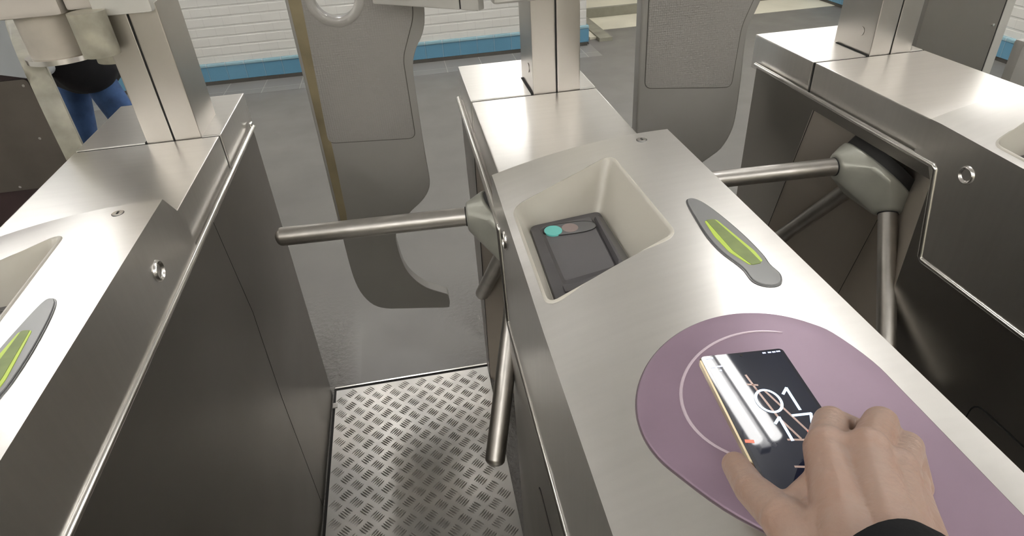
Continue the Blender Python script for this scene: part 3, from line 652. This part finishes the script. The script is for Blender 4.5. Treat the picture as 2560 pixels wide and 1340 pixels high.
# ------------------------------------------------------------------ the hand holding it
hp = empty('person', (.20, -.2, 0), 0, 'right hand of a person in a black sleeve gripping the phone', 'person')
T = {'tip': (.1975, .283, 1.152), 'ip': (.1900, .249, 1.170), 'tm': (.1890, .211, 1.190), 'cm': (.1915, .172, 1.203),
     'm1': (.2400, .2500, 1.196), 'm2': (.2590, .2360, 1.203), 'm3': (.2740, .2240, 1.195), 'm4': (.2810, .2120, 1.178),
     'p1': (.2670, .2820, 1.182), 'p2': (.3010, .2735, 1.182), 'p3': (.3130, .2570, 1.172), 'p4': (.3075, .2370, 1.160),
     'd1': (.3010, .2860, 1.158), 'd2': (.3170, .2600, 1.150), 'd3': (.3190, .2400, 1.146), 'd4': (.3120, .2240, 1.140),
     'f1': (.2950, .2880, 1.138), 'f2': (.2960, .2640, 1.133), 'f3': (.2960, .2420, 1.132), 'f4': (.2920, .2200, 1.132),
     'wa': (.1850, .140, 1.225), 'wb': (.2080, .140, 1.225), 'wc': (.2250, .140, 1.218)}
caps = []
def C_(a, b, ra, rb): caps.append((T[a] if isinstance(a, str) else a, T[b] if isinstance(b, str) else b, ra, rb))
# thumb
C_('tip', 'ip', .0102, .0120); C_('ip', 'tm', .0120, .0142); C_('tm', 'cm', .0150, .0185); C_('cm', 'wa', .019, .021)
C_((.203, .222, 1.188), (.232, .235, 1.190), .0095, .0105); C_((.205, .205, 1.192), (.24, .228, 1.192), .012, .012)
# metacarpals and palm
for k, (rm, rw, wst) in enumerate(((.0150, .018, 'wa'), (.0152, .019, 'wb'), (.0145, .018, 'wb'), (.0130, .0175, 'wc'))):
    mk = 'm%d' % (k + 1); C_(mk, wst, rm, rw)
    m_ = Vector(T[mk]); low = m_ + Vector((0, -.008, -.016)); C_(tuple(low), tuple(Vector(T[wst]) + Vector((0, 0, -.01))), .012, .018)
C_('m1', 'm2', .0135, .0135); C_('m2', 'm3', .0135, .0130); C_('m3', 'm4', .0130, .0115)
C_((.225, .21, 1.198), (.262, .195, 1.190), .015, .014); C_((.205, .19, 1.205), (.250, .175, 1.2), .017, .015)
C_('m4', (.2500, .168, 1.195), .0135, .015)
# fingers: proximal, middle, distal
for k, (ra, rb, rc, rd_) in enumerate(((.0138, .0126, .0098, .0088), (.0138, .0128, .0102, .0090), (.0125, .0118, .0092, .0085), (.0110, .0102, .0085, .0078))):
    s = str(k + 1); C_('m' + s, 'p' + s, ra, rb); C_('p' + s, 'd' + s, rb * .93, rc); C_('d' + s, 'f' + s, rc, rd_)
# tendons, knuckles
for a, b in (('m1', (.205, .165, 1.232)), ('m2', (.215, .165, 1.234)), ('m3', (.225, .165, 1.229))):
    C_(tuple(Vector(T[a]) + Vector((-.001, -.002, .0118))), b, .0042, .0030)
for a, r_ in (('m1', .0145), ('m2', .0152), ('m3', .0140)):
    p = Vector(T[a]) + Vector((0, 0, .0018)); C_(tuple(p), tuple(p + Vector((.002, .003, 0))), r_, r_ * .95)
# forearm inside the sleeve
C_('wb', (.225, -.20, 1.275), .027, .038)
C_('wa', (.215, .05, 1.235), .021, .024)
organic('hand', caps, SKIN, hp, .0016, 7, .5)
for o_ in hp.children: o_.matrix_parent_inverse = hp.matrix_basis.inverted()
bm = bmesh.new(); A = Vector((.2040, .158, 1.212)); rs = []
path = [(.2040, .158, 1.212), (.2050, .150, 1.2135), (.208, .11, 1.220), (.213, .05, 1.230), (.220, -.05, 1.25), (.228, -.18, 1.275), (.232, -.30, 1.30)]
rad = [.0405, .0430, .0445, .047, .051, .056, .060]
def ringat(i, rr, th0=0):
    p = Vector(path[i]); d = Vector(path[min(i + 1, 6)]) - Vector(path[max(0, i - 1)]); u_, v_ = frame(d)
    return [p + (u_ * math.cos(2 * math.pi * k / 40) * 1.02 + v_ * math.sin(2 * math.pi * k / 40) * .92) * (rr * (1 + .012 * math.sin(5 * k / 40 * 6.283 + i))) for k in range(40)]
rs = [ringat(2, .036), ringat(0, .0375), ringat(0, .0405)] + [ringat(i, rad[i]) for i in range(1, 7)]
rings(bm, rs, False, True); sl = finish('sleeve', bm, SLEEVE, hp, ang=60); sl.matrix_parent_inverse = hp.matrix_basis.inverted()

# ------------------------------------------------------------------ person walking past beyond the left gate
wp = empty('person', (-1.40, 3.0, 0), 0, 'person in a black coat and blue jeans walking past beyond the left gate', 'person')
L1 = lambda x, z, y=0: (x, y, z)
body = [((0, 0, 1.62), (.0, 0, 1.66), .085, .085), ((-.03, 0, 1.56), (-.04, 0, 1.60), .05, .06), ((.0, 0, 1.42), (0, 0, 1.55), .055, .05), ((.02, 0, 1.40), (.02, 0, 1.0), .12, .12), ((.02, -.12, 1.36), (.02, .12, 1.36), .06, .06),
        ((.02, -.19, 1.34), (.08, -.22, 1.08), .045, .038), ((.08, -.22, 1.08), (-.06, -.20, .88), .036, .028), ((.02, .19, 1.34), (-.02, .22, 1.08), .045, .038), ((-.02, .22, 1.08), (.10, .20, .88), .036, .028),
        ((-.115, 0, 1.61), (-.10, 0, 1.60), .016, .02), ((-.06, -.195, .87), (-.09, -.19, .80), .026, .02), ((.10, .195, .87), (.07, .19, .80), .026, .02), ((.02, 0, 1.0), (.02, 0, .90), .13, .11)]
organic('body', body, SKIN, wp, .012, 5)
legs = [((-.05, .06, .92), (-.12, .06, .50), .075, .054), ((-.12, .06, .50), (-.07, .06, .12), .052, .040), ((.07, -.06, .92), (.135, -.06, .64), .070, .060), ((.135, -.06, .64), (.46, -.06, .62), .055, .043)]
organic('jeans', legs, JEANS, wp, .012, 5)
organic('shoe', [((-.055, .06, .055), (-.235, .06, .04), .05, .038)], SHOE, wp, .008, 4)
organic('shoe', [((.50, -.06, .60), (.53, -.06, .44), .048, .036)], SHOE, wp, .008, 4)
coat = [((.02, 0, 1.40), (.04, 0, .92), .145, .175), ((.02, -.13, 1.37), (.02, .13, 1.37), .072, .072), ((.02, -.09, 1.2), (.08, -.09, .90), .11, .13), ((.02, .09, 1.2), (.02, .09, .88), .11, .13), ((.0, 0, 1.47), (.0, 0, 1.5), .075, .07),
        ((.02, -.19, 1.34), (.08, -.23, 1.08), .062, .052), ((.08, -.23, 1.08), (-.05, -.21, .90), .050, .042), ((.02, .19, 1.34), (-.02, .23, 1.08), .062, .052), ((-.02, .23, 1.08), (.09, .21, .90), .050, .042)]
organic('coat', coat, COAT, wp, .014, 5)
organic('hair', [((.02, 0, 1.67), (.03, 0, 1.64), .095, .09), ((.05, 0, 1.60), (.06, 0, 1.52), .07, .05)], HAIR, wp, .01, 4)

for o in bpy.data.objects:
    if o.type == 'MESH' and not o.name.startswith(('hand', 'body', 'jeans', 'coat', 'hair', 'shoe', 'sleeve', 'plate')):
        md = o.modifiers.new('weighted', 'WEIGHTED_NORMAL'); md.keep_sharp = True; md.weight = 60
